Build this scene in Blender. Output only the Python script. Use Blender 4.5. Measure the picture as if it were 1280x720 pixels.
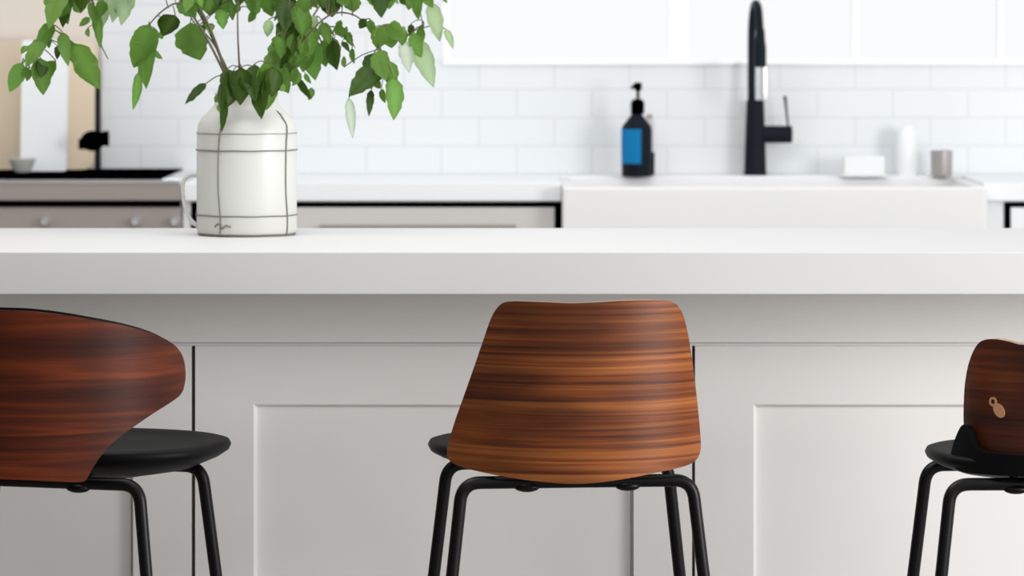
import bpy, bmesh, math, random
from mathutils import Vector, Matrix
for o in list(bpy.data.objects): bpy.data.objects.remove(o)
S = bpy.context.scene
COL = S.collection
random.seed(7)

# ---------------------------------------------------------------- camera
FPX = 4850.0; HZ = 31.0; CH = 1.326
cam_d = bpy.data.cameras.new('camera'); cam = bpy.data.objects.new('camera', cam_d); COL.objects.link(cam)
cam.location = (0, 0, CH); cam.rotation_euler = (math.pi/2, 0, 0)
cam_d.sensor_width = 36; cam_d.lens = FPX/1280*36; cam_d.shift_y = -(360-HZ)/1280
cam_d.clip_end = 200
cam_d.dof.use_dof = True; cam_d.dof.focus_distance = 6.8; cam_d.dof.aperture_fstop = 5.6
S.camera = cam
# ---------------------------------------------------------------- world, lights, exposure
W = bpy.data.worlds.new('world'); S.world = W; W.use_nodes = True
bg = W.node_tree.nodes['Background']
bg.inputs[0].default_value = (0.985, 0.99, 1.0, 1); bg.inputs[1].default_value = 0.98
def area(name, loc, target, size, energy, color=(1,1,1)):
    d = bpy.data.lights.new(name, 'AREA'); d.energy = energy; d.size = size; d.color = color
    o = bpy.data.objects.new(name, d); COL.objects.link(o); o.location = loc
    o.rotation_euler = (Vector(target)-Vector(loc)).to_track_quat('-Z', 'Y').to_euler()
    return o
area('window_light', (3.4, 4.8, 1.35), (0.3, 6.9, 0.4), 1.5, 128, (1.0, 0.99, 0.985))
area('island_fill', (-0.6, 6.75, 2.7), (-0.4, 7.2, 0.9), 1.4, 22, (1.0, 1.0, 1.0))  # unseen fill added overhead to brighten the worktop
area('back_wall_fill', (0.2, 8.7, 2.6), (0.3, 10.3, 1.0), 1.3, 5, (.98, .99, 1.0))  # unseen fill added to lift the tiles and back counter
S.view_settings.view_transform = 'Standard'; S.view_settings.look = 'None'
S.view_settings.exposure = 0.0; S.view_settings.gamma = 1.0
S.view_settings.use_curve_mapping = False

def P(px, py, D):
    return Vector(((px-640)*D/FPX, D, CH-(py-HZ)*D/FPX))
def XX(px, D): return (px-640)*D/FPX
def ZZ(py, D): return CH-(py-HZ)*D/FPX

# ---------------------------------------------------------------- materials
def srgb(r, g, b):
    f = lambda c: (c/255/12.92) if c <= 10 else ((c/255+.055)/1.055)**2.4
    return (f(r), f(g), f(b), 1)
def mat(name, rgb, rough=.5, metal=0, spec=.5, vary=.03, scale=6, bump=0, coat=0):
    m = bpy.data.materials.new(name); m.use_nodes = True; n = m.node_tree; b = n.nodes['Principled BSDF']
    b.inputs['Roughness'].default_value = rough; b.inputs['Metallic'].default_value = metal
    b.inputs['Specular IOR Level'].default_value = spec; b.inputs['Coat Weight'].default_value = coat
    tc = n.nodes.new('ShaderNodeTexCoord'); nz = n.nodes.new('ShaderNodeTexNoise'); nz.inputs['Scale'].default_value = scale
    n.links.new(tc.outputs['Object'], nz.inputs['Vector'])
    mx = n.nodes.new('ShaderNodeMix'); mx.data_type = 'RGBA'
    c = srgb(*rgb); mx.inputs[6].default_value = tuple(v*(1-vary) for v in c[:3])+(1,)
    mx.inputs[7].default_value = tuple(min(1, v*(1+vary)) for v in c[:3])+(1,)
    n.links.new(nz.outputs['Fac'], mx.inputs[0]); n.links.new(mx.outputs[2], b.inputs['Base Color'])
    if bump:
        bp = n.nodes.new('ShaderNodeBump'); bp.inputs['Strength'].default_value = bump; bp.inputs['Distance'].default_value = .002
        n2 = n.nodes.new('ShaderNodeTexNoise'); n2.inputs['Scale'].default_value = scale*20
        n.links.new(tc.outputs['Object'], n2.inputs['Vector'])
        n.links.new(n2.outputs['Fac'], bp.inputs['Height']); n.links.new(bp.outputs[0], b.inputs['Normal'])
    return m
def wood(name, dark, mid, light, us=2.0, vs=38, rough=.34, seed=0, spec=.4):
    m = bpy.data.materials.new(name); m.use_nodes = True; n = m.node_tree; b = n.nodes['Principled BSDF']; L = n.links.new
    b.inputs['Roughness'].default_value = rough; b.inputs['Specular IOR Level'].default_value = spec
    b.inputs['Coat Weight'].default_value = .05; b.inputs['Coat Roughness'].default_value = .25
    tc = n.nodes.new('ShaderNodeTexCoord')
    mp = n.nodes.new('ShaderNodeMapping'); mp.inputs['Scale'].default_value = (us, vs, 1); mp.inputs['Location'].default_value = (seed, seed*2.3, 0)
    L(tc.outputs['UV'], mp.inputs['Vector'])
    n1 = n.nodes.new('ShaderNodeTexNoise'); n1.inputs['Scale'].default_value = 1; n1.inputs['Detail'].default_value = 5; n1.inputs['Distortion'].default_value = 1.3
    L(mp.outputs[0], n1.inputs['Vector'])
    mp2 = n.nodes.new('ShaderNodeMapping'); mp2.inputs['Scale'].default_value = (us*4, vs*7, 1)
    L(tc.outputs['UV'], mp2.inputs['Vector'])
    n2 = n.nodes.new('ShaderNodeTexNoise'); n2.inputs['Scale'].default_value = 1; n2.inputs['Detail'].default_value = 3
    L(mp2.outputs[0], n2.inputs['Vector'])
    r = n.nodes.new('ShaderNodeValToRGB'); e = r.color_ramp.elements
    e[0].position = .30; e[0].color = srgb(*dark); e[1].position = .70; e[1].color = srgb(*light)
    k = e.new(.48); k.color = srgb(*mid)
    L(n1.outputs['Fac'], r.inputs[0])
    mx = n.nodes.new('ShaderNodeMix'); mx.data_type = 'RGBA'; mx.blend_type = 'OVERLAY'; mx.inputs[0].default_value = .35
    mp3 = n.nodes.new('ShaderNodeMapping'); mp3.inputs['Scale'].default_value = (us*3, vs*.16, 1); mp3.inputs['Location'].default_value = (seed+1.7, seed, 0)
    L(tc.outputs['UV'], mp3.inputs['Vector']); n3 = n.nodes.new('ShaderNodeTexNoise'); n3.inputs['Scale'].default_value = 1; n3.inputs['Detail'].default_value = 2
    L(mp3.outputs[0], n3.inputs['Vector']); r3 = n.nodes.new('ShaderNodeValToRGB'); r3.color_ramp.elements[0].position = .34; r3.color_ramp.elements[1].position = .56
    r3.color_ramp.elements[0].color = (.42, .36, .32, 1); r3.color_ramp.elements[1].color = (1, 1, 1, 1); L(n3.outputs['Fac'], r3.inputs[0])
    m3 = n.nodes.new('ShaderNodeMix'); m3.data_type = 'RGBA'; m3.blend_type = 'MULTIPLY'; m3.inputs[0].default_value = 1
    L(r.outputs[0], m3.inputs[6]); L(r3.outputs[0], m3.inputs[7]); L(m3.outputs[2], mx.inputs[6]); L(n2.outputs['Fac'], mx.inputs[7]); L(mx.outputs[2], b.inputs['Base Color'])
    bp = n.nodes.new('ShaderNodeBump'); bp.inputs['Strength'].default_value = .08; bp.inputs['Distance'].default_value = .001
    L(n2.outputs['Fac'], bp.inputs['Height']); L(bp.outputs[0], b.inputs['Normal'])
    return m
M = {}
M['quartz'] = mat('white_quartz', (211,211,210), .55, spec=.25, vary=.01)
M['counter'] = mat('white_counter', (240,242,244), .5, spec=.3, vary=.01)
M['paint'] = mat('island_paint', (231,230,228), .5, spec=.3, vary=.01)
M['cabpaint'] = mat('cabinet_paint', (236,238,240), .45, vary=.01)
M['gap'] = mat('carcass_board', (112,100,92), .8)
M['black'] = mat('black_powder_coat', (3,3,4), .36, spec=.22, vary=.1)
M['blackseat'] = mat('black_leather', (4,5,7), .5, spec=.13, vary=.15, scale=20, bump=.2)
M['blackmatte'] = mat('matte_black', (12,21,30), .55, spec=.15, vary=.1)
M['iron'] = mat('black_iron', (2,2,3), .9, spec=.0, vary=.1)
M['steel'] = mat('stainless', (158,149,143), .5, metal=.2, vary=.03, scale=3)
M['palesteel'] = mat('pale_drawer_front', (208,204,200), .5, vary=.03, scale=3)
M['chrome'] = mat('chrome', (225,228,232), .22, metal=.8, vary=.01)
M['ceramic'] = mat('white_ceramic', (205,206,201), .4, vary=.02, scale=12)
M['fireclay'] = mat('fireclay_sink', (234,234,233), .35, vary=.01)
M['wire'] = mat('dark_wire', (112,106,100), .6)
M['plaster'] = mat('warm_plaster', (222,213,202), .8, vary=.03, scale=3)
M['blocker'] = mat('blocker_paint', (118,110,102), .8, vary=.03, scale=3)  # dull coat for the added light-blocking walls
M['white'] = mat('white_wall_paint', (236,238,242), .7, vary=.01)
M['frame'] = mat('window_frame_paint', (250,251,252), .5, vary=.005)
M['marble'] = mat('white_marble', (238,241,242), .4, vary=.02, scale=10)
M['board'] = mat('pale_wood', (228,210,184), .6, vary=.06, scale=5)
M['floor'] = mat('floor_boards', (150,146,141), .5, vary=.08, scale=4)
M['stem'] = mat('stem', (92,84,62), .6, vary=.15, scale=30)
M['copper'] = mat('copper_badge', (226,172,130), .35, metal=.6)
M['blue'] = mat('blue_label', (30,160,228), .6, vary=.02, spec=.2)
M['cup'] = mat('satin_metal_cup', (176,170,168), .35, metal=.5, vary=.03)
M['soil'] = mat('dark_inside', (60,60,52), .8)
M['frost'] = mat('clear_bottle', (205,200,208), .15, vary=.02)
M['wood_centre'] = wood('walnut_centre', (54,20,5), (122,60,20), (168,100,46), us=.9, vs=56)
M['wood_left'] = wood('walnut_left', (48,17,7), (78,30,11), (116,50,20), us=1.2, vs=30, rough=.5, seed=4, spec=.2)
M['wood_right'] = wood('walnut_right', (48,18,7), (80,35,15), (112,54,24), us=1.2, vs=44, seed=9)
M['edge_golden'] = wood('plywood_edge_golden', (176,112,62), (206,146,90), (222,168,112), us=1, vs=60)
M['wood_edge'] = wood('plywood_edge', (130,74,44), (158,98,62), (182,122,82), us=1, vs=60)

def leafmat(name, rgb, back, tr):
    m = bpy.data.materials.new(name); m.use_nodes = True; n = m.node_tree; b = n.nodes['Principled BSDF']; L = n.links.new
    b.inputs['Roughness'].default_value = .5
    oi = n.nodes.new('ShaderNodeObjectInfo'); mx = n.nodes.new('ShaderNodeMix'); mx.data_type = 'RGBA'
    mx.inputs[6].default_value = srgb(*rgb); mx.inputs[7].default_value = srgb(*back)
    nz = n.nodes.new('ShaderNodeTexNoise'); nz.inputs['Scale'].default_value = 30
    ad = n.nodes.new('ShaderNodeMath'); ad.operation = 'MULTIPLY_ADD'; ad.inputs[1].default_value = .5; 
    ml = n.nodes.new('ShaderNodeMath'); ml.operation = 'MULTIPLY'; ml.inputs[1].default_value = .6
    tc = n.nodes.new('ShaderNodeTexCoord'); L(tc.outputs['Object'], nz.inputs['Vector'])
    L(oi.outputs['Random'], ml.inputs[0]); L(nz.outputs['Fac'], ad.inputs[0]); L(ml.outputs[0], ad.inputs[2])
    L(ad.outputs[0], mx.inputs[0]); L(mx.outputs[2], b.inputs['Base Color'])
    t = n.nodes.new('ShaderNodeBsdfTranslucent'); L(mx.outputs[2], t.inputs['Color'])
    ms = n.nodes.new('ShaderNodeMixShader'); ms.inputs[0].default_value = tr
    out = n.nodes['Material Output']; L(b.outputs[0], ms.inputs[1]); L(t.outputs[0], ms.inputs[2]); L(ms.outputs[0], out.inputs['Surface'])
    return m
M['leaf'] = leafmat('leaf_green', (98,148,48), (150,190,98), .42)
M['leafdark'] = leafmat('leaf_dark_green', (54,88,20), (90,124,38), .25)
M['leafbright'] = leafmat('leaf_fresh_green', (140,190,92), (160,206,116), .45)
M['leafbacklit'] = leafmat('leaf_backlit_green', (196,222,176), (214,232,198), .45)  # light through backlit leaves put into the base colour
M['leafblown'] = leafmat('leaf_blown_out_green', (224,236,218), (234,242,230), .45)  # leaves washed out by light, the glare put into the colour

def tilemat():
    m = bpy.data.materials.new('subway_tile'); m.use_nodes = True; n = m.node_tree; b = n.nodes['Principled BSDF']; L = n.links.new
    b.inputs['Roughness'].default_value = .25; b.inputs['Specular IOR Level'].default_value = .35
    tc = n.nodes.new('ShaderNodeTexCoord'); sp = n.nodes.new('ShaderNodeSeparateXYZ'); cb = n.nodes.new('ShaderNodeCombineXYZ')
    L(tc.outputs['Object'], sp.inputs[0]); L(sp.outputs['X'], cb.inputs['X']); L(sp.outputs['Z'], cb.inputs['Y'])
    mp = n.nodes.new('ShaderNodeMapping'); mp.inputs['Location'].default_value = (-1.118, -.927, 0); L(cb.outputs[0], mp.inputs[0])
    br = n.nodes.new('ShaderNodeTexBrick'); br.inputs['Scale'].default_value = 1
    br.inputs['Brick Width'].default_value = .201; br.inputs['Row Height'].default_value = .0755; br.inputs['Mortar Size'].default_value = .0022
    br.inputs['Mortar Smooth'].default_value = .3; br.offset = .5
    br.inputs['Color1'].default_value = srgb(228,232,234); br.inputs['Color2'].default_value = srgb(230,233,235); br.inputs['Mortar'].default_value = srgb(213,216,221)
    L(mp.outputs[0], br.inputs['Vector']); L(br.outputs['Color'], b.inputs['Base Color'])
    bp = n.nodes.new('ShaderNodeBump'); bp.inputs['Strength'].default_value = .12; bp.inputs['Distance'].default_value = .0015; bp.invert = True
    L(br.outputs['Fac'], bp.inputs['Height']); L(bp.outputs[0], b.inputs['Normal'])
    return m
M['tile'] = tilemat()
def glassmat():
    m = bpy.data.materials.new('window_glass'); m.use_nodes = True; n = m.node_tree; b = n.nodes['Principled BSDF']
    b.inputs['Transmission Weight'].default_value = 1; b.inputs['Roughness'].default_value = 0; b.inputs['IOR'].default_value = 1.05
    b.inputs['Base Color'].default_value = (1,1,1,1)
    return m
M['glass'] = glassmat()

# ---------------------------------------------------------------- helpers
def link(name, me, m=None, parent=None, smooth=False):
    o = bpy.data.objects.new(name, me); COL.objects.link(o)
    if m: me.materials.append(m)
    if smooth:
        for p in me.polygons: p.use_smooth = True
    if parent:
        o.parent = parent; o.matrix_parent_inverse = Matrix.Translation(-parent.location) if parent.type == 'EMPTY' and parent.parent is None else Matrix()
    return o
def fin(name, bm, m, parent=None, smooth=False):
    me = bpy.data.meshes.new(name); bmesh.ops.recalc_face_normals(bm, faces=bm.faces); bm.to_mesh(me); bm.free()
    o = link(name, me, m, None, smooth); setpar(o, parent); return o
def setpar(o, parent):
    # all meshes are authored in world coordinates; a parent is an Empty placed by translation only (or a mesh at the origin)
    if parent is None: return
    o.parent = parent
    w = Vector((0,0,0)); q = parent
    while q: w += q.location; q = q.parent
    o.matrix_parent_inverse = Matrix.Identity(4); o.location = -w
def thing(name, label, cat, loc, group=None):
    o = bpy.data.objects.new(name, None); COL.objects.link(o); o.location = loc; o.empty_display_size = .1
    return tag(o, label, cat, group)
def tag(o, label, cat, group=None):
    o['label'] = label; o['category'] = cat
    if group: o['group'] = group
    return o
def struct(o): o['kind'] = 'structure'; return o
def rehome(o, loc):
    """move a top-level mesh object's origin to loc, keeping its shape where it is"""
    o.data.transform(Matrix.Translation(-Vector(loc))); o.location = loc
    return o
def box(bm, x0, x1, y0, y1, z0, z1, bev=0):
    t = bmesh.new(); bmesh.ops.create_cube(t, size=1)
    for v in t.verts: v.co = Vector(((x0+x1)/2+v.co.x*(x1-x0), (y0+y1)/2+v.co.y*(y1-y0), (z0+z1)/2+v.co.z*(z1-z0)))
    if bev: bmesh.ops.bevel(t, geom=list(t.edges), offset=bev, segments=2, affect='EDGES', profile=.6)
    me = bpy.data.meshes.new('t'); t.to_mesh(me); t.free(); bm.from_mesh(me); bpy.data.meshes.remove(me)
def boxes(name, L, m, parent=None, bev=.001):
    bm = bmesh.new()
    for b in L: box(bm, *b, bev=bev)
    return fin(name, bm, m, parent)
def lathe(name, prof, c, m, parent=None, n=48, smooth=True, flat=None):
    """prof: list of (r, z) absolute z; c: (x, y)"""
    bm = bmesh.new(); rings = []
    for r, z in prof:
        if r < 1e-5: rings.append([bm.verts.new((c[0], c[1], z))])
        else: rings.append([bm.verts.new((c[0]+r*math.cos(2*math.pi*i/n), c[1]+r*math.sin(2*math.pi*i/n), z)) for i in range(n)])
    for a, b in zip(rings, rings[1:]):
        for i in range(n):
            j = (i+1) % n
            if len(a) == 1 and len(b) == 1: continue
            if len(a) == 1: bm.faces.new((a[0], b[i], b[j]))
            elif len(b) == 1: bm.faces.new((a[i], a[j], b[0]))
            else: bm.faces.new((a[i], a[j], b[j], b[i]))
    for rg in (rings[0], rings[-1]):
        if len(rg) > 2: bm.faces.new(rg)
    o = fin(name, bm, m, parent, smooth)
    if smooth:
        sharp_by_angle(o.data, 40)
    return o
def sharp_by_angle(me, deg):
    bm = bmesh.new(); bm.from_mesh(me)
    for e in bm.edges:
        if len(e.link_faces) == 2 and e.calc_face_angle(0) > math.radians(deg): e.smooth = False
    bm.to_mesh(me); bm.free()
def tube(name, pts, r, m, parent=None, res=10, cyclic=False, smoothpath=True, radii=None, sub=6):
    cu = bpy.data.curves.new('c', 'CURVE'); cu.dimensions = '3D'; cu.bevel_depth = r; cu.bevel_resolution = res//2; cu.use_fill_caps = True
    P_ = [Vector(p) for p in pts]
    if smoothpath and len(P_) > 2:
        Q = []; R_ = []
        n = len(P_); rng = n if cyclic else n-1
        for i in range(rng):
            p0 = P_[(i-1) % n] if cyclic or i > 0 else P_[0]; p1 = P_[i]; p2 = P_[(i+1) % n]
            p3 = P_[(i+2) % n] if cyclic or i+2 < n else P_[-1]
            for k in range(sub):
                t = k/sub
                Q.append(.5*((2*p1)+(-p0+p2)*t+(2*p0-5*p1+4*p2-p3)*t*t+(-p0+3*p1-3*p2+p3)*t**3))
                if radii: R_.append(radii[i]*(1-t)+radii[(i+1) % n]*t)
        if not cyclic: Q.append(P_[-1]); 
        if not cyclic and radii: R_.append(radii[-1])
        P_ = Q; radii = R_ if radii else None
    sp = cu.splines.new('POLY'); sp.points.add(len(P_)-1); sp.use_cyclic_u = cyclic
    for i, p in enumerate(P_):
        sp.points[i].co = (*p, 1)
        if radii: sp.points[i].radius = radii[i]
    o = bpy.data.objects.new('c', cu); me = bpy.data.meshes.new_from_object(o); bpy.data.objects.remove(o); bpy.data.curves.remove(cu)
    me.name = name
    for p in me.polygons: p.use_smooth = True
    me.materials.clear()
    o = link(name, me, m); setpar(o, parent); return o
def fillet(pts, rad, n=6):
    """round the corners of a polyline"""
    P_ = [Vector(p) for p in pts]; out = [P_[0]]
    for i in range(1, len(P_)-1):
        a, b, c = P_[i-1], P_[i], P_[i+1]
        r = min(rad, (a-b).length*.49, (c-b).length*.49)
        p, q = b+(a-b).normalized()*r, b+(c-b).normalized()*r
        for k in range(n+1):
            t = k/n; out.append(p*(1-t)**2+b*2*t*(1-t)+q*t*t)
    out.append(P_[-1]); return out

# ================================================================ THE SETTING
DW, DC = 10.37, 9.79          # tiled wall, front of back counter
ZC = .927                     # back counter height
SILL = ZZ(77, DW); WX0 = XX(552, DW); WX1 = 2.6; WTOP = 2.15
XT = XX(127, DW)              # tile begins
bm = bmesh.new(); box(bm, -3, 4, -.6, 11, -.05, 0); struct(fin('floor', bm, M['floor']))
bm = bmesh.new()
box(bm, XT, WX0, DW, DW+.2, 0, 2.7); box(bm, WX0, WX1, DW, DW+.088, 0, SILL-.008); box(bm, WX0, WX1, DW, DW+.2, WTOP, 2.7); box(bm, WX1, 4, DW, DW+.2, 0, 2.7)
struct(fin('wall_back', bm, M['tile']))
bm = bmesh.new(); box(bm, -3, XT, DW+.01, DW+.2, 0, 2.7); struct(fin('wall_back_left', bm, M['plaster']))
bm = bmesh.new(); box(bm, -2.0, -1.85, 1.0, 8.3, 0, 2.7); struct(fin('blocker_left', bm, M['blocker']))  # unseen wall added to block light from the left
bm = bmesh.new(); box(bm, -2.0, .6, -.7, -.6, 0, 2.7); struct(fin('blocker_front', bm, M['blocker']))  # unseen wall added behind the camera to cut frontal light
# window: frame, mullions, panes
fy0, fy1 = DW+.09, DW+.13
wf = boxes('window_1', [(WX0-.02, WX1+.02, fy0, fy1, SILL-.03, SILL+.006), (WX0-.02, WX1+.02, fy0, fy1, WTOP-.045, WTOP+.01),
     (WX0-.02, WX0+.02, fy0+.001, fy1-.001, SILL-.02, WTOP), (WX1-.045, WX1+.02, fy0+.001, fy1-.001, SILL-.02, WTOP)]
     +[(XX(a,DW), XX(b,DW), fy0+.001, fy1-.001, SILL-.01, WTOP-.01) for a, b in ((838,862), (1069,1077), (1253,1259), (1500,1530))], M['frame'])
struct(wf)
pane = boxes('pane', [(WX0-.01, WX1+.01, fy1+.002, fy1+.006, SILL-.02, WTOP)], M['glass'], wf, bev=0)
ledge = boxes('trim_1', [(WX0+.001, WX1-.001, DW-.012, DW+.0885, SILL-.008, SILL)], M['frame'])
struct(ledge)

# ================================================================ KITCHEN ISLAND
D1, DP, D2 = 6.93, 7.25, 7.75
ZI = .92; ZB = ZZ(368, D1)
IX0, IX1 = -1.75, 2.25
isl = thing('kitchen_island', 'long white kitchen island with recessed shaker panels facing the stools', 'kitchen island', (.25, 7.5, 0))
bodyf = DP+.024
g0, pitch = XX(242, DP), XX(867, DP)-XX(242, DP)
ZA = ZZ(430, DP)
boxes('carcass', [(IX0+.1, IX1-.1, bodyf, D2-.02, .0, ZB)], M['gap'], isl, bev=0)
boxes('apron', [(IX0+.1, IX1-.1, DP-.004, bodyf, ZA+.0035, ZB), (IX0+.1, IX1-.1, DP+.011, bodyf, ZA-.0043, ZA+.004)], M['paint'], isl, bev=.0006)
boxes('side_panel', [(IX0+.08, IX0+.1, DP, D2-.02, 0, ZB)], M['paint'], isl)
boxes('side_panel', [(IX1-.1, IX1-.08, DP, D2-.02, 0, ZB)], M['paint'], isl)
boxes('back_panel', [(IX0+.1, IX1-.1, D2-.02, D2, 0, ZB)], M['paint'], isl)
st = .109; gp = .0029
for k in range(-1, 3):
    x0 = g0+pitch*k+gp; x1 = g0+pitch*(k+1)-gp
    x0 = max(x0, IX0+.1); x1 = min(x1, IX1-.1)
    if k == -1: x1 -= .001
    zb = .10; zt = ZA-.004
    bm = bmesh.new()
    # shaker face: outer ring + bevelled step + recessed field
    y0, y1 = DP, DP+.016
    o = [(x0, zb), (x1, zb), (x1, zt), (x0, zt)]
    i = [(x0+st, zb+st), (x1-st, zb+st), (x1-st, zt-st), (x0+st, zt-st)]
    j = [(x0+st+.006, zb+st+.006), (x1-st-.006, zb+st+.006), (x1-st-.006, zt-st-.006), (x0+st+.006, zt-st-.006)]
    vb = [bm.verts.new((a, bodyf+.001, b)) for a, b in o]; vo = [bm.verts.new((a, y0, b)) for a, b in o]; vi = [bm.verts.new((a, y0, b)) for a, b in i]; vj = [bm.verts.new((a, y1, b)) for a, b in j]
    for A, B in ((vb, vo), (vo, vi), (vi, vj)):
        for q in range(4):
            if A is vi and q == 1: continue
            bm.faces.new((A[q], A[(q+1) % 4], B[(q+1) % 4], B[q]))
    yd = bodyf-.0005   # shadow groove down the right edge of the recessed field
    g1 = [bm.verts.new((x1-st-.0004, yd, i[1][1])), bm.verts.new((x1-st-.0004, yd, i[2][1]))]
    g2 = [bm.verts.new((x1-st-.0052, yd, j[1][1])), bm.verts.new((x1-st-.0052, yd, j[2][1]))]
    bm.faces.new((vi[1], vi[2], g1[1], g1[0])); bm.faces.new((g1[0], g1[1], g2[1], g2[0])); bm.faces.new((g2[0], g2[1], vj[2], vj[1]))
    bm.faces.new(vj); bm.faces.new(vb[::-1])
    fin('shaker_panel', bm, M['paint'], isl)
boxes('plinth', [(IX0+.1, IX1-.1, DP+.004, bodyf, 0, .097)], M['paint'], isl)
wt = boxes('worktop', [(IX0, IX1, D1, D2, ZB, ZI)], M['quartz'], None, bev=.002)
tag(rehome(wt, (.25, 7.34, ZB)), 'thick white stone worktop on the kitchen island, holding the vase', 'worktop')

# ================================================================ BACK RUN
SX0, SX1 = XX(703, 9.72), XX(1233, 9.72)      # apron sink
RX1 = XX(225, 9.76)                            # range right side
KX0 = XX(237, 9.79)
CF = DC                                        # counter front
CBF = DC+.025                                  # cabinet face
ZU = ZZ(251, DC)                               # underside of counter
YB = DW-.002
c1 = boxes('counter', [(RX1+.003, SX0-.002, CF, YB, ZU, ZC)], M['counter'], bev=.002)
tag(rehome(c1, ((RX1+SX0)/2, CF, ZU)), 'white stone counter between the range and the apron sink', 'counter')
c2 = boxes('counter', [(SX0-.002, SX1+.002, DW-.13, YB, ZU, ZC)], M['counter'], bev=.002)
tag(rehome(c2, ((SX0+SX1)/2, DW-.06, ZU)), 'narrow white counter strip behind the sink, under the black faucet', 'counter')
c3 = boxes('counter', [(SX1+.002, 2.6, CF, YB, ZU, ZC)], M['counter'], bev=.002)
tag(rehome(c3, (1.9, CF, ZU)), 'white stone counter to the right of the apron sink', 'counter')
# sink
sk = thing('apron_sink', 'wide white apron-front sink set into the back counter below the faucet', 'sink', ((SX0+SX1)/2, 9.95, .66))
zt = ZC-.006
boxes('apron_front', [(SX0, SX1, 9.70, 9.73, .67, zt)], M['fireclay'], sk, bev=.008)
boxes('basin', [(SX0, SX1, 9.73, DW-.13, .67, .70), (SX0, SX0+.028, 9.73, DW-.13, .70, zt), (SX1-.028, SX1, 9.73, DW-.13, .70, zt), (SX0, SX1, DW-.155, DW-.132, .70, zt)], M['fireclay'], sk, bev=.003)
lathe('drain', [(.001, .701), (.04, .701), (.042, .705), (.03, .706), (.001, .703)], ((SX0+SX1)/2, 10.0), M['chrome'], sk, n=24)
# cabinets
def cabinet(x0, x1, label, xf0, xf1, m, handle=None):
    t = thing('base_cabinet', label, 'cabinet', ((x0+x1)/2, CBF+.3, 0))
    boxes('body', [(x0, x1, CBF, YB, .1, ZU-.001)], M['cabpaint'], t)
    boxes('toe_kick', [(x0, x1, CBF+.06, YB, 0, .1)], M['cabpaint'], t, bev=0)
    if m:
        ztop = ZZ(252.5, CBF)
        zi = ZZ(259, CBF)
        # black edged front
        fr = boxes('drawer_frame', [(xf0, xf1, CBF-.004, CBF, zi, ztop), (xf0, xf0+.016, CBF-.004, CBF, .42, zi), (xf1-.018, xf1, CBF-.004, CBF, .42, zi), (xf0, xf1, CBF-.004, CBF, .405, .42)], M['iron'], t, bev=.0005)
        dr = boxes('drawer_front', [(xf0+.016, xf1-.018, CBF-.012, CBF, .42, zi)], m, t, bev=.002)
        if handle:
            h = boxes('handle', [(handle[0], handle[1], CBF-.035, CBF-.025, ZZ(286.5, CBF-.03), ZZ(281, CBF-.03)), (handle[0]+.02, handle[0]+.03, CBF-.03, CBF-.01, ZZ(285.5, CBF-.03), ZZ(282, CBF-.03)), (handle[1]-.03, handle[1]-.02, CBF-.03, CBF-.01, ZZ(285.5, CBF-.03), ZZ(282, CBF-.03))], M['steel'], dr, bev=.001)
    return t
cabinet(RX1+.003, SX0-.002, 'pale grey drawer cabinet edged in black between range and apron sink', KX0+.002, XX(702, CBF), M['palesteel'], (XX(400, CBF), XX(645, CBF)))
cb = thing('sink_cabinet', 'white cabinet carrying the apron sink below its front', 'cabinet', ((SX0+SX1)/2, CBF+.3, 0))
boxes('body', [(SX0, SX1, CBF, YB, .1, .668)], M['cabpaint'], cb)
boxes('toe_kick', [(SX0, SX1, CBF+.06, YB, 0, .1)], M['cabpaint'], cb, bev=0)
mid = (SX0+SX1)/2
for a, b in ((SX0+.003, mid-.002), (mid+.002, SX1-.003)):
    d = boxes('door', [(a, b, CBF-.016, CBF, .105, .66)], M['cabpaint'], cb)
    kx = b-.04 if a < mid-.1 else a+.04
    boxes('handle', [(kx-.005, kx+.005, CBF-.04, CBF-.016, .48, .6)], M['iron'], d)
cabinet(SX1+.002, 2.6, 'white cabinet with black-edged pale drawer to the right of the sink', XX(1255, CBF), 2.55, M['cabpaint'])
# range
RX0 = RX1-.78
rg = thing('range', 'stainless range with black cooktop and white-tipped knobs at the left', 'range', ((RX0+RX1)/2, 10.0, 0))
YF = 9.76
boxes('body', [(RX0, RX1, YF+.02, YB, .08, ZZ(252, YF+.01))], M['steel'], rg)
boxes('cooktop', [(RX0, RX1-.045, YF-.01, YB, ZZ(223.5, YF), ZZ(210.5, DW))], M['iron'], rg, bev=.001)
boxes('top_trim', [(RX0, RX1, YF-.004, YB, ZZ(230, YF), ZZ(223.5, YF))], M['chrome'], rg, bev=.002)
boxes('upper_band', [(RX0, RX1, YF, YB, ZZ(251, YF), ZZ(230, YF))], M['steel'], rg, bev=.001)
boxes('black_band', [(RX0, RX1, YF-.006, YF+.02, ZZ(258.5, YF), ZZ(250.5, YF))], M['iron'], rg, bev=.001)
boxes('control_panel', [(RX0, RX1, YF, YF+.02, .74, ZZ(258.5, YF))], M['steel'], rg, bev=.001)
boxes('oven_door', [(RX0+.01, RX1-.01, YF-.006, YF+.02, .18, .73)], M['steel'], rg, bev=.004)
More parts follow.
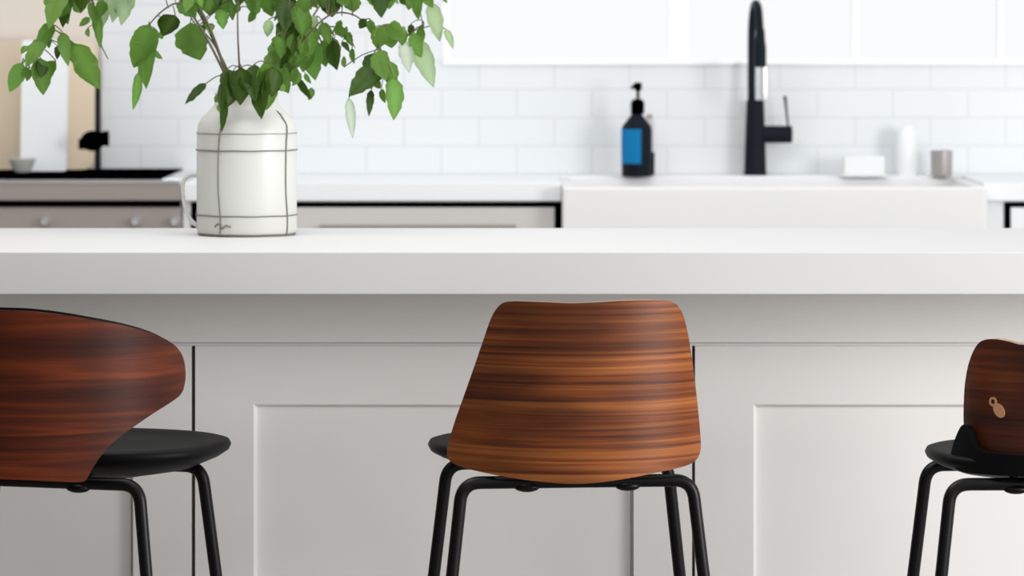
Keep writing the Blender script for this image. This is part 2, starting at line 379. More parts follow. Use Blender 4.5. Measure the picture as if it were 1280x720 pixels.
for px in (-60, 57, 170, 219):
    c = P(px, 276.5, YF)
    kn = thing('knob', '', '', c); del kn['label']; del kn['category']; bpy.data.objects.remove(kn)
    bm = bmesh.new()
    r = bmesh.ops.create_cone(bm, cap_ends=True, segments=24, radius1=.011, radius2=.0085, depth=.034)
    bmesh.ops.transform(bm, matrix=Matrix.Translation(c+Vector((0, -.017, 0))) @ Matrix.Rotation(math.pi/2, 4, 'X'), verts=bm.verts)
    kn = fin('knob', bm, M['chrome'], rg, True); sharp_by_angle(kn.data, 40)
    bm = bmesh.new()
    bmesh.ops.create_cone(bm, cap_ends=True, segments=24, radius1=.016, radius2=.016, depth=.004)
    bmesh.ops.transform(bm, matrix=Matrix.Translation(c+Vector((0, -.002, 0))) @ Matrix.Rotation(math.pi/2, 4, 'X'), verts=bm.verts)
    fin('bezel', bm, M['steel'], kn)
fl = ((-1.45, -1.02))
# boards, roll, bowl at the far left, standing on the range's rear shelf
zr = ZZ(210.5, DW)
def board(name, x0, x1, z0, z1, y, t, m, lean, label, cat, cr=.02):
    pts = []
    for cx, cz, a0 in ((x1-cr, z1-cr, 0), (x0+cr, z1-cr, 90), (x0+cr, z0+cr, 180), (x1-cr, z0+cr, 270)):
        for k in range(7):
            a = math.radians(a0+15*k); pts.append((cx+cr*math.cos(a), cz+cr*math.sin(a)))
    bm = bmesh.new()
    F = [bm.verts.new((a, y+(b-z0)*lean, b)) for a, b in pts]; B = [bm.verts.new((a, y+t+(b-z0)*lean, b)) for a, b in pts]
    bm.faces.new(F); bm.faces.new(B[::-1])
    for q in range(len(pts)): bm.faces.new((F[q], B[q], B[(q+1) % len(pts)], F[(q+1) % len(pts)]))
    o = fin(name, bm, m); rehome(o, ((x0+x1)/2, y, z0)); return tag(o, label, cat)
board('wooden_board', XX(-70, 10.3), XX(118, 10.3), zr, ZZ(52, 10.3), 10.29, .022, M['board'], .12, 'large pale wooden board leaning on the wall behind the white slab', 'cutting board', .03)
board('marble_slab', XX(27, 10.2), XX(84, 10.2), zr, ZZ(50, 10.2), 10.17, .05, M['marble'], .12, 'tall narrow white slab standing upright in front of the wooden board', 'board', .006)
bl = lathe('bowl', [(.001, zr), (.018, zr), (.022, zr+.004), (.034, zr+.03), (.037, zr+.036), (.033, zr+.035), (.016, zr+.008), (.001, zr+.007)], (XX(28, 10.1), 10.1), M['ceramic'], n=32)
tag(rehome(bl, (XX(28, 10.1), 10.1, zr)), 'small white bowl at the foot of the narrow white slab', 'bowl')
# black upright rod with clamp
rx = XX(122, 10.12); ry = 10.12
us = thing('utensil_stand', 'slim black upright rod with a stubby round clamp standing on the range', 'stand', (rx, ry, zr))
lathe('base', [(.001, zr), (.03, zr), (.03, zr+.004), (.008, zr+.007), (.001, zr+.007)], (rx, ry), M['iron'], us, n=24)
lathe('rod', [(.008, zr+.004), (.0075, zr+.1), (.0065, ZZ(92, ry)), (.001, ZZ(91, ry))], (rx, ry), M['blackmatte'], us, n=16)
bm = bmesh.new(); zc = ZZ(176, ry)
bmesh.ops.create_uvsphere(bm, u_segments=20, v_segments=12, radius=.03)
bmesh.ops.transform(bm, matrix=Matrix.Translation((rx-.012, ry-.01, zc)) @ Matrix.Diagonal((1.05, .9, .9, 1)), verts=bm.verts)
cl = fin('clamp', bm, M['iron'], us, True)
bm = bmesh.new(); bmesh.ops.create_cone(bm, cap_ends=True, segments=20, radius1=.016, radius2=.021, depth=.03)
bmesh.ops.transform(bm, matrix=Matrix.Translation((rx+.014, ry-.005, zc+.006)) @ Matrix.Rotation(math.pi/2, 4, 'Y'), verts=bm.verts)
fin('clamp_knob', bm, M['iron'], cl)
bm = bmesh.new(); box(bm, XX(99, ry), XX(112, ry), ry-.022, ry+.0, zc-.022, zc+.006, .003); fin('clamp_jaw', bm, M['iron'], cl)

# ---------------------------------------------------------------- faucet
fy = DW-.075; fx = XX(944, fy)
fc = thing('faucet', 'tall matte black gooseneck kitchen faucet with side lever behind the sink', 'faucet', (fx, fy, ZC))
zf = lambda y: ZZ(y, fy)
lathe('body', [(.001, ZC), (.031, ZC), (.031, ZC+.006), (.0295, ZC+.01), (.0275, zf(180)), (.0235, zf(127)), (.022, zf(125)), (.001, zf(125))], (fx, fy), M['blackmatte'], fc, n=36)
n0 = Vector((XX(939.5, fy), fy, 0))
top = zf(3)
path = [(n0.x, fy, zf(126)), (n0.x, fy, zf(60)), (n0.x+.001, fy-.005, zf(30)), (n0.x+.004, fy-.04, zf(9)), (n0.x+.007, fy-.085, top-.004), (n0.x+.010, fy-.13, zf(14)), (n0.x+.012, fy-.165, zf(45)-.0), (n0.x+.0125, fy-.168, zf(60))]
tube('neck', path, .0105, M['blackmatte'], fc)
hx, hy = n0.x+.0125, fy-.168
zh = lambda y: ZZ(y, hy)
lathe('spray_head', [(.001, zh(84)), (.0155, zh(84)), (.0155, zh(60)), (.013, zh(52)), (.011, zh(36)), (.001, zh(36))], (hx, hy), M['blackmatte'], fc, n=24)
lathe('nozzle', [(.001, zh(124)), (.0125, zh(124)), (.0135, zh(118)), (.0135, zh(84)), (.001, zh(84))], (hx+.009, hy), M['chrome'], fc, n=24)
bm = bmesh.new(); bmesh.ops.create_cone(bm, cap_ends=True, segments=28, radius1=.023, radius2=.023, depth=XX(990, fy)-XX(950, fy))
bmesh.ops.transform(bm, matrix=Matrix.Translation(((XX(950, fy)+XX(990, fy))/2, fy, zf(168))) @ Matrix.Rotation(math.pi/2, 4, 'Y'), verts=bm.verts)
bmesh.ops.bevel(bm, geom=[e for e in bm.edges if e.calc_face_angle(0) > 1], offset=.002, segments=2, affect='EDGES')
hv = fin('valve', bm, M['blackmatte'], fc, True); sharp_by_angle(hv.data, 40)
tube('lever', [(XX(985, fy), fy, zf(158)), (XX(983, fy), fy, zf(138)), (XX(981, fy), fy, zf(120))], .0035, M['blackmatte'], hv, radii=[.8, .9, 1.3])

# ---------------------------------------------------------------- soap bottles
def bottle(px0, px1, ytop, d, label, m, lab=None):
    cx = XX((px0+px1)/2, d); r = (px1-px0)/2*d/FPX; z = lambda y: ZZ(y, d)
    t = thing('soap_bottle', label, 'bottle', (cx, d, ZC))
    lathe('bottle_body', [(.001, ZC), (r*.95, ZC), (r, ZC+.004), (r, z(162)), (r*.93, z(157)), (r*.55, z(148)), (r*.36, z(143)), (r*.36, z(140)), (.001, z(140))], (cx, d), m, t, n=36)
    lathe('collar', [(.001, z(142)), (r*.45, z(142)), (r*.45, z(128)), (r*.3, z(124)), (.001, z(124))], (cx+.002, d), M['iron'], t, n=24)
    pm = lathe('pump', [(.001, z(125)), (.0045, z(125)), (.0045, z(114)), (.010, z(112)), (.011, z(105)), (.007, z(ytop)), (.001, z(ytop))], (cx+.003, d), M['iron'], t, n=20)
    tube('spout', [(cx+.003, d, z(108)), (cx-.007, d-.01, z(107)), (cx-.014, d-.02, z(110))], .0045, M['iron'], pm, radii=[1, 1, .8])
    if lab:
        # curved label, wrapped round the front of the bottle
        bm = bmesh.new(); N = 14; a0, a1 = lab[0], lab[1]; rows = []
        for zz in (z(lab[3]), z(lab[2])):
            rows.append([bm.verts.new((cx+(r+.0012)*math.sin(a0+(a1-a0)*k/N), d-(r+.0012)*math.cos(a0+(a1-a0)*k/N), zz)) for k in range(N+1)])
        for k in range(N): bm.faces.new((rows[0][k], rows[0][k+1], rows[1][k+1], rows[1][k]))
        bmesh.ops.solidify(bm, geom=list(bm.faces), thickness=.0006)
        fin('label', bm, M['blue'], t, True)
    return t
bottle(777, 815, 103, 10.20, 'dark pump soap bottle with a bright blue label left of the faucet', M['blackmatte'], (-1.45, .25, 161, 204))
# slim clear bottle half hidden behind
cx, cy = XX(812, 10.29), 10.29
sb = thing('glass_bottle', 'slim pale bottle with dark lower half behind the dark soap bottle', 'bottle', (cx, cy, ZC))
lathe('bottle_lower', [(.001, ZC), (.013, ZC), (.0135, ZZ(190, cy)), (.001, ZZ(190, cy))], (cx, cy), M['iron'], sb, n=24)
lathe('bottle_upper', [(.001, ZZ(190, cy)), (.0132, ZZ(190, cy)), (.0125, ZZ(155, cy)), (.008, ZZ(148, cy)), (.001, ZZ(148, cy))], (cx, cy), M['frost'], sb, n=24)
lathe('cap', [(.001, ZZ(148, cy)), (.0085, ZZ(148, cy)), (.008, ZZ(143, cy)), (.001, ZZ(143, cy))], (cx, cy), M['steel'], sb, n=20)
# cup, dish, tumbler
cy = 10.22; cx = XX(1177, cy)
z = lambda y: ZZ(y, cy)
cu = lathe('cup', [(.001, ZC), (.0265, ZC), (.028, ZC+.006), (.029, z(190)), (.0295, z(188)), (.0265, z(188)), (.025, z(215)), (.001, z(215))], (cx, cy), M['cup'], n=36)
tag(rehome(cu, (cx, cy, ZC)), 'small grey metal tumbler on the counter right of the faucet', 'cup')
ds = boxes('soap_dish', [(XX(1050, cy), XX(1108, cy), cy-.04, cy+.03, ZC, ZC+.006), (XX(1054, cy), XX(1104, cy), cy-.035, cy+.025, ZC+.006, z(195))], M['marble'], bev=.003)
tag(rehome(ds, (XX(1079, cy), cy, ZC)), 'low white covered dish between the faucet and the grey tumbler', 'dish')
gl = lathe('canister', [(.001, ZC), (.026, ZC), (.028, ZC+.004), (.028, z(168)), (.02, z(162)), (.012, z(158)), (.001, z(158))], (XX(1133, 10.28), 10.28), M['marble'], n=36)
tag(rehome(gl, (XX(1133, 10.28), 10.28, ZC)), 'plain white canister against the tiles left of the grey tumbler', 'canister')

# ================================================================ VASE
vy = 7.5; vx = XX(308.5, vy); s_ = FPX/vy
vz = lambda y: ZZ(y, vy)
VR = 62.5/s_
zt_ = vz(160)
vs = thing('jug', 'round-shouldered white ceramic jug wrapped in thin dark wire, holding leafy branches', 'jug', (vx, vy, ZI))
prof = [(.001, ZI), (VR*.93, ZI), (VR*.97, ZI+.004), (VR, ZI+.012), (VR, vz(200)), (VR*.995, vz(165)), (VR*.97, vz(155)), (VR*.90, vz(147)), (VR*.80, vz(141)), (VR*.72, vz(136)), (VR*.66, vz(132)), (VR*.62, vz(124)), (VR*.63, vz(118)), (VR*.64, vz(116)), (VR*.60, vz(115)), (VR*.55, vz(118)), (VR*.54, vz(138)), (VR*.85, vz(160)), (VR*.9, vz(200)), (VR*.9, ZI+.02), (.001, ZI+.02)]
lathe('body', prof, (vx, vy), M['ceramic'], vs, n=64)
def ring(z, r, th, name='wire_band'):
    tube(name, [(vx+r*math.cos(a*math.pi/16), vy+r*math.sin(a*math.pi/16), z+.0003*math.sin(a*1.7)) for a in range(32)], th, M['wire'], vs, cyclic=True, sub=3, res=6)
ring(vz(187), VR+.001, .0012); ring(vz(268), VR+.001, .0012); ring(ZI+.0035, VR*.96, .0022)
ring(vz(166), VR+.0003, .0006)
for ad in (-28, 56, 152, 236):
    a = math.radians(ad); pts = []
    for zz, rr, w in ((ZI+.004, 1.0, 0), (vz(275), 1.0, .015), (vz(262), 1.0, .0), (vz(230), 1.0, -.04), (vz(185), 1.0, -.03), (vz(165), 1.0, 0), (vz(155), .97, .02), (vz(147), .91, -.02), (vz(141), .81, 0), (vz(134), .62, 0)):
        r = VR*rr+.0012; pts.append((vx+r*math.sin(a+w), vy-r*math.cos(a+w), zz))
    tube('wire_strand', pts, .0012, M['wire'], vs, res=6)
# maker's scribble in wire low on the front, and the handle
tube('wire_twist', [(vx-VR*.58, vy-VR*.83, vz(281)), (vx-VR*.5, vy-VR*.89, vz(277)), (vx-VR*.42, vy-VR*.93, vz(283)), (vx-VR*.35, vy-VR*.96, vz(279)), (vx-VR*.25, vy-VR*.99, vz(281))], .0012, M['wire'], vs, res=6)
tube('handle', [P(252, 219, vy), P(237, 219, vy), P(229, 228, vy), P(229, 246, vy), P(233, 264, vy), P(241, 278, vy), P(252, 284, vy)], .0046, M['ceramic'], vs, radii=[1.1, 1, .85, .8, .85, .95, 1.1])

# ================================================================ BRANCHES
MOUTH = Vector((vx, vy, vz(122)))
def leaf_mesh(base, tip, w, m, parent, tilt, fold, rough):
    ax = tip-base; L = ax.length; ax.normalize()
    view = Vector((0, 1, 0)); side = ax.cross(view).normalized(); side = Matrix.Rotation(tilt, 3, ax) @ side
    nor = side.cross(ax).normalized()
    N = 10; bm = bmesh.new(); mid = []; le = []; ri = []
    for k in range(N+1):
        t = k/N
        ww = w*.5*(math.sin(math.pi*min(1, t**.72))**.8 if 0 < t < 1 else 0)*(1+rough*.10*math.sin(k*3.9))
        bend = -nor*(L*.10*math.sin(math.pi*t)+L*.10*t*t)*rough
        c = base+ax*L*t+bend
        mid.append(bm.verts.new(c))
        if 0 < k < N:
            up = nor*ww*fold
            le.append(bm.verts.new(c-side*ww-up)); ri.append(bm.verts.new(c+side*ww-up*.8))
    for q in (le, ri):
        bm.faces.new((mid[0], mid[1], q[0]))
        for k in range(len(q)-1): bm.faces.new((mid[k+1], mid[k+2], q[k+1], q[k]))
        bm.faces.new((mid[N-1], mid[N], q[-1]))
    bmesh.ops.solidify(bm, geom=list(bm.faces), thickness=.0005)
    return fin('leaf', bm, m, parent, True)
def branch(label, path, leaves, r=.0026, dshift=0.0):
    """path: list of (px, py, depth offset); leaves: (bx, by, tx, ty, w, kind)"""
    t = thing('leafy_branch', label, 'branch', MOUTH, 'leafy branches in the white jug')
    pts = [P(a, b, vy+c) for a, b, c in path]
    stem = tube('stem', pts, r, M['stem'], t, res=6, radii=[1.2-.8*i/(len(pts)-1) for i in range(len(pts))])
    def nearest(p):
        best = None; bd = 9
        for a, b in zip(pts, pts[1:]):
            for k in range(8):
                q = a.lerp(b, k/8); d = (q-p).length
                if d < bd: bd = d; best = q
        return best
    extra = []
    for bx, by, tx, ty, w, kind in leaves:
        # depth follows the stem nearby, with natural scatter
        p0 = P(bx, by, vy); q = nearest(p0); d0 = q.y+random.uniform(-.02, .02); d1 = d0+random.uniform(-.025, .025)
        if ty > 112 and 265 < tx < 348 and ty < 170: d0, d1 = vy-.095-random.uniform(0, .012), vy-.108-random.uniform(0, .01)
        B_ = P(bx, by, d0); T_ = P(tx, ty, d1); wm = 1.1*w*vy/FPX
        tl = random.uniform(-.55, .55)
        leaf_mesh(B_, T_, wm/max(.75, math.cos(tl)), M[kind], t, tl, random.uniform(.12, .4), random.uniform(.4, 1.1))
        for _ in range(2 if ty < 70 and kind in ('leaf', 'leafdark') else 1):
            if kind not in ('leaf', 'leafdark') or random.random() > .75: continue
            off = Vector((random.uniform(-15, 15), random.uniform(-10, 8)))
            m_ = .5; ln = random.uniform(10, 20); an = random.uniform(-.9, .9)
            ex, ey = (bx+tx)/2+off.x, (by+ty)/2+off.y-ln/2
            b2 = P(ex, ey, d0+.012); t2 = P(ex+ln*math.sin(an), ey+ln*math.cos(an), d0+.012+random.uniform(-.01, .01))
            extra.append((b2, t2, random.uniform(7, 12)*vy/FPX, random.choice(['leaf', 'leafdark', 'leaf', 'leafbright'])))
        q = nearest(B_)
        if (q-B_).length > .004:
            mdp = (q+B_)/2+Vector((0, 0, .006))
            tube('twig', [q, mdp, B_], .0011, M['stem'], t, res=4, sub=3)
    for b2, t2, w2, k2 in extra:
        leaf_mesh(b2, t2, w2, M[k2], t, random.uniform(-.8, .8), .2, .8)
        q = nearest(b2)
        if .004 < (q-b2).length < .06: tube('twig', [q, (q+b2)/2+Vector((0, 0, .003)), b2], .0008, M['stem'], t, res=4, sub=2)
    return t
G, K_, Fh, Pa, Gh = 'leaf', 'leafdark', 'leafbright', 'leafbacklit', 'leafblown'
branch('arching branch drooping furthest left with its lowest leaves over the white slab',
  [(300,170,0),(290,120,0),(255,20,-.02),(190,-60,-.03),(120,-85,-.04),(85,-50,-.05),(66,20,-.05),(50,50,-.05),(28,80,-.05)],
  [(82,-30,62,38,26,G),(88,-26,80,36,22,K_),(74,-10,86,30,18,G),(66,28,46,62,17,G),(56,48,33,86,18,G),(28,78,12,115,19,Fh),(47,72,53,119,22,G),(70,76,56,104,15,G),(52,75,50,98,14,K_),(78,40,86,84,15,G),(84,50,94,82,14,G),(92,54,124,112,27,G),(98,70,112,102,18,Fh),
   (120,-70,100,-20,24,G),(150,-80,140,-40,22,G),(170,-70,190,-30,24,G),(70,-50,50,-20,20,G),(60,40,62,60,9,G)])
branch('branch arching left of the jug with a pale leaf cluster near the top edge',
  [(302,170,.0),(292,120,.02),(262,40,.04),(215,-30,.08),(160,-55,.12),(125,-30,.12),(115,10,.1),(122,45,.1),(135,74,.1)],
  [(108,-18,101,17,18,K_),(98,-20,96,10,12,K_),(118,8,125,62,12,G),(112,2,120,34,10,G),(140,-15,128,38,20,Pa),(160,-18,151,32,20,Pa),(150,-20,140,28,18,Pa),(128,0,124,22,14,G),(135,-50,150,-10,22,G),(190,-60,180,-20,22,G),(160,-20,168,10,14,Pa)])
branch('branch left of the jug ending in a hanging pair of long leaves over the tiles',
  [(304,170,0),(292,120,0),(275,80,-.02),(248,30,-.03),(226,5,-.03),(205,12,-.04),(184,35,-.04),(176,60,-.04)],
  [(219,19,204,46,25,K_),(186,30,166,84,30,G),(176,40,168,74,18,K_),(188,34,197,59,17,G),(184,42,184,112,22,G),(173,90,165,138,11,Fh),(228,-4,246,22,24,G),(240,-12,232,18,16,G),(204,-5,190,-30,20,G)])
branch('short branch left of centre with one broad heavy leaf',
  [(304,170,.01),(296,120,.01),(280,78,.02),(262,48,.03),(240,24,.03),(220,-20,.04)],
  [(238,28,252,74,38,G),(236,40,240,68,18,K_),(262,-6,262,20,25,G),(250,-8,244,14,18,G),(276,10,279,38,16,Fh),(282,-10,276,16,18,G),(268,-14,272,8,14,K_),(258,104,231,132,10,K_),(286,0,290,26,10,G),(224,-20,236,4,18,G),(266,30,262,44,8,G)], r=.0022)
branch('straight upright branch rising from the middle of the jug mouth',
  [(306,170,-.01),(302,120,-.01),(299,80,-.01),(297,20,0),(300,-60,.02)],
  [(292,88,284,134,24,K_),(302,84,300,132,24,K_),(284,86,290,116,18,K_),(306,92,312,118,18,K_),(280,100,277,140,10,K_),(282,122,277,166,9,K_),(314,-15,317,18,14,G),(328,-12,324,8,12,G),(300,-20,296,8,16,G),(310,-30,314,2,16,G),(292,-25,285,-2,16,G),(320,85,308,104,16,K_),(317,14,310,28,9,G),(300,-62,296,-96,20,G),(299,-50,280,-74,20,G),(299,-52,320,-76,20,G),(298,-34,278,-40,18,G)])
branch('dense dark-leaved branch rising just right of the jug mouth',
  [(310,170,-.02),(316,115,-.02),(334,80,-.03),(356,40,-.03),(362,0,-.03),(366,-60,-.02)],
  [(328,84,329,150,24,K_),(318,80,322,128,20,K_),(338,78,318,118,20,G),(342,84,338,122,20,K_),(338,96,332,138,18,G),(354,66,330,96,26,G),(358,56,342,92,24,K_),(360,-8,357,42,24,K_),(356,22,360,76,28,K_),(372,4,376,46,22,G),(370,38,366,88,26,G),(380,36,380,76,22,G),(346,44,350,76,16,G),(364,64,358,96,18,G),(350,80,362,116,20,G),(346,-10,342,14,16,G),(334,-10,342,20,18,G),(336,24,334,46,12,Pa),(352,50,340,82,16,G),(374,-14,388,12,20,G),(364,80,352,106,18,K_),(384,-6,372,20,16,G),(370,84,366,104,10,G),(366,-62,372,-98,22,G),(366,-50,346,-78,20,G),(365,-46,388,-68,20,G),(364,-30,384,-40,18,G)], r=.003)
branch('branch spreading right with a light diamond-shaped leaf hanging in the middle',
  [(312,170,.0),(324,115,.0),(350,80,.0),(378,50,.01),(405,34,.02),(430,38,.02),(444,60,.02)],
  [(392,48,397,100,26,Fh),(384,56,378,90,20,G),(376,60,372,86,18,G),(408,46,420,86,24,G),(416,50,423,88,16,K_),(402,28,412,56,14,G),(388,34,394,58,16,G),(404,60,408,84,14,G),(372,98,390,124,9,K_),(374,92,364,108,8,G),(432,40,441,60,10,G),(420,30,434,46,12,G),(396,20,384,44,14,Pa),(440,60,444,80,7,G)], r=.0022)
branch('long branch reaching right with a bright leaf hanging lowest over the tiles',
  [(314,170,-.01),(330,112,-.01),(372,60,-.02),(410,20,-.03),(445,20,-.04),(470,50,-.05),(484,80,-.05)],
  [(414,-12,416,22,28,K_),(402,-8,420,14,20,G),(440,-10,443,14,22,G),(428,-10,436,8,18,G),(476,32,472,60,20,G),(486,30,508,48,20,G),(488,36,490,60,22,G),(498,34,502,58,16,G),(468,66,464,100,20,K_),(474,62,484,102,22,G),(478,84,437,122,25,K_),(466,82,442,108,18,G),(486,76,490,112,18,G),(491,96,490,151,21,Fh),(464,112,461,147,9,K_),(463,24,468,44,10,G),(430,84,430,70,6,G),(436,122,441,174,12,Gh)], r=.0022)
branch('branch furthest right whose tip leaves fade pale in front of the window',
  [(316,170,.02),(334,112,.03),(385,30,.08),(430,-30,.12),(490,-40,.16),(520,0,.18),(530,40,.18)],
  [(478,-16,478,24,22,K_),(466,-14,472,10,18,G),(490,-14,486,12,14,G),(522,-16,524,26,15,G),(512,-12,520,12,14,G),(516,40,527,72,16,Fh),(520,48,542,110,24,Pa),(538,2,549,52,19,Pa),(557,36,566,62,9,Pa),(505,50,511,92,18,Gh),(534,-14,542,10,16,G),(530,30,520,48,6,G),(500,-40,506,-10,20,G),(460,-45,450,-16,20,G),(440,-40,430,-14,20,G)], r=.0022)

# ================================================================ BAR STOOLS
def cyl_hit(px, py, ax, ay, R, lean, zref):
    """where the sight line through a point of the traced outline meets the curved back"""
    dx, dz = (px-640)/FPX, -(py-HZ)/FPX
    def f(D):
        x, zz = dx*D, CH+dz*D
        return (x-ax)**2+(D-ay-lean*(zz-zref))**2-R*R
    a = ay-R-.25; b = a; fa = f(a)
    while b < ay:
        b += .004
        if f(b) < 0: break
    else:
        b = ay
        zz = CH+dz*b; return (math.copysign(1.45, dx*b-ax)*R, zz)
    lo, hi = b-.004, b
    for _ in range(30):
        m_ = (lo+hi)/2
        if f(m_) < 0: hi = m_
        else: lo = m_
    D = hi; x, zz = dx*D, CH+dz*D
    return (R*math.asin(max(-1, min(1, (x-ax)/R))), zz)
def smooth_closed(pts, sub=6):
    n = len(pts); out = []
    V = [Vector((a, b, 0)) for a, b in pts]
    for i in range(n):
        p0, p1, p2, p3 = V[i-1], V[i], V[(i+1) % n], V[(i+2) % n]
        for k in range(sub):
            t = k/sub; q = .5*((2*p1)+(-p0+p2)*t+(2*p0-5*p1+4*p2-p3)*t*t+(-p0+3*p1-3*p2+p3)*t**3); out.append((q.x, q.y))
    return out
def shell(name, sz, ax, ay, R, lean, zref, thick, m, parent, inset=0.0, edge=None, drop=0.0):
    """sz: closed outline as (arc length, height) on the curved back"""
    bm = bmesh.new()
    bm.faces.new([bm.verts.new((a, b-drop, 0)) for a, b in sz])
    amin, amax = min(a for a, b in sz), max(a for a, b in sz); zmin, zmax = min(b for a, b in sz), max(b for a, b in sz)
    k = amin+.012
    while k < amax:
        bmesh.ops.bisect_plane(bm, geom=bm.verts[:]+bm.edges[:]+bm.faces[:], plane_co=(k, 0, 0), plane_no=(1, 0, 0)); k += .012
    k = zmin+.02
    while k < zmax:
        bmesh.ops.bisect_plane(bm, geom=bm.verts[:]+bm.edges[:]+bm.faces[:], plane_co=(0, k, 0), plane_no=(0, 1, 0)); k += .02
    bmesh.ops.triangulate(bm, faces=[f for f in bm.faces if len(f.verts) > 4])
    uv = bm.loops.layers.uv.new('UVMap')
    flat = {v: (v.co.x, v.co.y) for v in bm.verts}
    for f in bm.faces:
        for l in f.loops: l[uv].uv = flat[l.vert]
    Ri = R-inset
    def pos(a, zz, r):
        return Vector((ax+r*math.sin(a/R), ay+lean*(zz-zref)-r*math.cos(a/R), zz))
    outer = list(bm.faces); bnd = [e for e in bm.edges if len(e.link_faces) == 1]
    inner = {}
    for v in list(flat): inner[v] = bm.verts.new(pos(flat[v][0], flat[v][1], Ri-thick))
    for f in outer:
        g = bm.faces.new([inner[v] for v in reversed(f.verts)])
        for l, v in zip(g.loops, reversed(list(f.verts))): l[uv].uv = flat[v]
    for e in bnd:
        a, b = e.verts
        g = bm.faces.new((a, b, inner[b], inner[a]))
        if edge is not None: g.material_index = 1
        for l in g.loops: l[uv].uv = flat.get(l.vert, flat[a])
    for v in flat: v.co = pos(flat[v][0], flat[v][1], Ri)
    bmesh.ops.recalc_face_normals(bm, faces=bm.faces)
    me = bpy.data.meshes.new(name); bm.to_mesh(me); bm.free()
    o = link(name, me, m, None, True)
    if edge is not None: me.materials.append(edge)
    setpar(o, parent); sharp_by_angle(me, 50)
    md = o.modifiers.new('bevel', 'BEVEL'); md.width = .002; md.segments = 2; md.limit_method = 'ANGLE'; md.angle_limit = math.radians(60)
    return o

def stool(label, cx, cy, yaw, seat_hw, seat_hd, seat_z, rail_z=.560, seat_off=(0, 0), tip=0.0, thick=1.0):
    t = thing('bar_stool', label, 'bar stool', (cx, cy, 0), 'wooden-backed black bar stools at the island')
    c, s = math.cos(yaw), math.sin(yaw)
    def Wp(x, y, z): return Vector((cx+x*c-y*s, cy+x*s+y*c, z))
    # seat: rounded-square dished cushion
    bm = bmesh.new(); N = 64
    prof = [(0, .012), (.35, .010), (.62, .008), (.84, .011), (.94, .013), (.985, .010), (1.0, .003), (.985, -.004), (.92, -.012), (.75, -.025), (.4, -.036), (0, -.036)]
    rings = []
    for f, dz in prof:
        if dz < 0: dz *= thick
        if f == 0: rings.append([bm.verts.new(Wp(seat_off[0], seat_off[1], seat_z-.012+dz))]); continue
        rg_ = []
        for i in range(N):
            a = 2*math.pi*i/N; ca, sa = math.cos(a), math.sin(a); e = 2/2.5
            x = math.copysign(abs(ca)**e, ca)*seat_hw*f; y = math.copysign(abs(sa)**e, sa)*seat_hd*f
            rg_.append(bm.verts.new(Wp(seat_off[0]+x, seat_off[1]+y, seat_z-.012+dz-(tip*max(0, y/seat_hd)**2))))
        rings.append(rg_)
    for A, B in zip(rings, rings[1:]):
        for i in range(N):
            j = (i+1) % N
            if len(A) == 1: bm.faces.new((A[0], B[i], B[j]))
            elif len(B) == 1: bm.faces.new((A[i], A[j], B[0]))
            else: bm.faces.new((A[i], A[j], B[j], B[i]))
    fin('seat', bm, M['blackseat'], t, True)
    r = .0108
    def hw(z): return .2015+(.51-z)*.107
    def hd(z): return .15+(.40-z)*.08
    for sy in (-1, 1):
        rz = rail_z
        tube('frame_rail', [Wp(-.13, sy*hd(.5), rz), Wp(0, sy*hd(.5), rz), Wp(.13, sy*hd(.5), rz)], r, M['black'], t, smoothpath=False)
        for sx in (-1, 1):
            pts = [Wp(sx*.13, sy*hd(.5), rz), Wp(sx*(hw(rz)-.002), sy*hd(.5), rz), Wp(sx*hw(.30), sy*hd(.30), .30), Wp(sx*hw(.012), sy*hd(.012), .012)]
            lg = tube('leg', fillet(pts, .055, 10), r, M['black'], t, smoothpath=False)
            e = Wp(sx*hw(0), sy*hd(0), 0)
            lathe('foot_cap', [(.001, 0), (.013, 0), (.0135, .012), (.012, .026), (.001, .026)], (e.x, e.y), M['black'], lg, n=16)
            # mounting pad under the seat
            p = Wp(sx*.085, sy*hd(.5), rz)
            bm = bmesh.new(); bmesh.ops.create_uvsphere(bm, u_segments=16, v_segments=10, radius=1)
            bmesh.ops.transform(bm, matrix=Matrix.Translation(p-Vector((0, 0, .008))) @ Matrix.Rotation(yaw, 4, 'Z') @ Matrix.Diagonal((.022, .016, .009, 1)), verts=bm.verts)
            fin('mounting_pad', bm, M['black'], t, True)
    for sy in (-1, 1):
        tube('seat_support', [Wp(-.085, sy*hd(.5), rail_z+.006), Wp(-.085, 0, rail_z+.008), Wp(.085, 0, rail_z+.008), Wp(.085, sy*hd(.5), rail_z+.006)], .007, M['black'], t, smoothpath=False)
    z = .22
    tube('footrest', [Wp(-hw(z), -hd(z), z), Wp(hw(z), -hd(z), z), Wp(hw(z), hd(z), z), Wp(-hw(z), hd(z), z)], .008, M['black'], t, cyclic=True, smoothpath=False)
    return t, Wp

# --- centre stool
t, Wp = stool('bar stool with a striped trapezoid wooden back, in the middle of the row', .095, 6.65, math.radians(6), .232, .19, .612, seat_off=(-.004, .032))
ax, ay, R, lean, zr_ = .104, 6.70, .262, -.10, .6
out = [(641,376.5),(665,377),(690,378),(714,379),(742,378),(775,376),(808,375),(830,375.5),(842,378),(850,386),(856,400),(862,428),(868,470),(873,515),(876,550),(875,566),(868,577),(852,584),(820,591),(785,598),(750,603),(718,605),(685,603),(650,599),(615,593),(585,586),(566,579),(559,570),(560,556),(568,528),(580,494),(592,460),(603,428),(612,402),(619,388),(628,379)]
sz = [cyl_hit(a, b, ax, ay, R, lean, zr_) for a, b in smooth_closed(out, 4)]
shell('backrest', sz, ax, ay, R, lean, zr_, .011, M['wood_centre'], t, edge=M['wood_edge'])

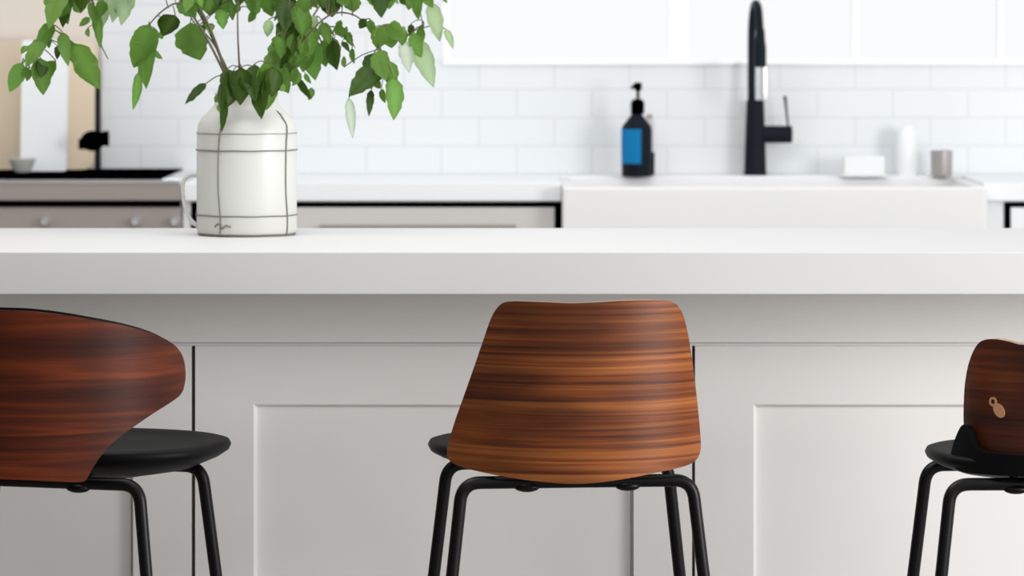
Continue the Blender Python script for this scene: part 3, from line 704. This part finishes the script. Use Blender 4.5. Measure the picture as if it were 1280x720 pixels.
# --- left stool
t, Wp = stool('bar stool with a dark reddish winged back, leftmost and cut by the frame', -.765, 6.65, math.radians(-17), .235, .20, .612, seat_off=(.03, .045), thick=1.3)
ax, ay, R, lean, zr_ = -.80, 6.66, .262, -.05, .6
out = [(0,388),(40,389.5),(80,394),(120,400.5),(155,407),(185,415),(207,424),(221,434),(229,447),(232,464),(231,480),(226,493),(212,504),(190,518),(165,535),(145,550),(130,565),(118,582),(110,596),(104,602),(85,602.5),(50,601),(0,599),(-60,597),(-110,592),(-118,570),(-119,520),(-116,470),(-108,420),(-95,396),(-50,388)]
sz = [cyl_hit(a, b, ax, ay, R, lean, zr_) for a, b in smooth_closed(out, 4)]
shell('backrest', sz, ax, ay, R, lean, zr_, .010, M['wood_left'], t)
shell('back_lining', sz, ax, ay, R, lean, zr_, .006, M['blackseat'], t, inset=.0102, drop=-.004)

# --- right stool
t, Wp = stool('bar stool with a low dark back carrying a copper tag, rightmost, cut by the frame', .925, 6.65, math.radians(2), .212, .185, .598, rail_z=.556, seat_off=(0, .02))
ax, ay, R, lean, zr_ = .972, 6.68, .235, -.04, .6
half = [(1280,431),(1262,427),(1245,424),(1232,424.5),(1223,429),(1216,440),(1210,457),(1206,480),(1204.5,505),(1204.5,530),(1207,552),(1212,564),(1222,568),(1245,570),(1280,572)]
mx_ = 1365
out = half+[(1330,574)]+[(2*mx_-a, b) for a, b in reversed(half[:-1])]+[(1330,431)]
sz = [cyl_hit(a, b, ax, ay, R, lean, zr_) for a, b in smooth_closed(out, 4)]
bk = shell('backrest', sz, ax, ay, R, lean, zr_, .016, M['wood_right'], t, edge=M['edge_golden'])
half = [(1280,569),(1240,566),(1222,561),(1214,548),(1209,534),(1203,531),(1197,540),(1191,556),(1188,572),(1192,584),(1203,590),(1225,593),(1280,596)]
out = half+[(1330,597)]+[(2*mx_-a, b) for a, b in reversed(half[:-1])]+[(1330,570)]
R2 = R+.017
sz = [cyl_hit(a, b, ax, ay, R2, lean, zr_) for a, b in smooth_closed(out, 4)]
shell('seat_rim', sz, ax, ay, R2, lean, zr_, .012, M['blackseat'], t)
# copper tag riveted on the back
def on_back(px, py, off):
    a, zz = cyl_hit(px, py, ax, ay, R, lean, zr_); r = R+off
    return Vector((ax+r*math.sin(a/R), ay+lean*(zz-zr_)-r*math.cos(a/R), zz)), a/R
c0, ang = on_back(1250, 513, .0015)
def plate(name, c, ang, rot, a, b, th, m, parent, hole=0):
    bm = bmesh.new(); N = 28
    rr = [(1, 0), (1, th)] ; vs_ = []
    ringf = [[], []]; inn = [[], []]
    for i in range(N):
        q = 2*math.pi*i/N
        for lv in (0, 1):
            ringf[lv].append(bm.verts.new((a*math.cos(q), -lv*th, b*math.sin(q))))
            if hole: inn[lv].append(bm.verts.new((hole*math.cos(q), -lv*th, hole*math.sin(q))))
    for i in range(N):
        j = (i+1) % N
        bm.faces.new((ringf[0][i], ringf[0][j], ringf[1][j], ringf[1][i]))
        if hole:
            bm.faces.new((inn[0][i], inn[0][j], inn[1][j], inn[1][i]))
            for lv in (0, 1): bm.faces.new((ringf[lv][i], ringf[lv][j], inn[lv][j], inn[lv][i]))
    if not hole:
        bm.faces.new(ringf[0]); bm.faces.new(ringf[1])
    bmesh.ops.transform(bm, matrix=Matrix.Translation(c) @ Matrix.Rotation(ang, 4, 'Z') @ Matrix.Rotation(rot, 4, 'Y'), verts=bm.verts)
    return fin(name, bm, m, parent)
bd = plate('tag', c0, ang, math.radians(48), .0135, .0095, .0025, M['copper'], bk)
bd['label'] = 'copper oval tag'
c1_, ang1 = on_back(1242.5, 502, .0015)
plate('tag_ring', c1_, ang1, 0, .0078, .0078, .002, M['copper'], bd, hole=.0042)
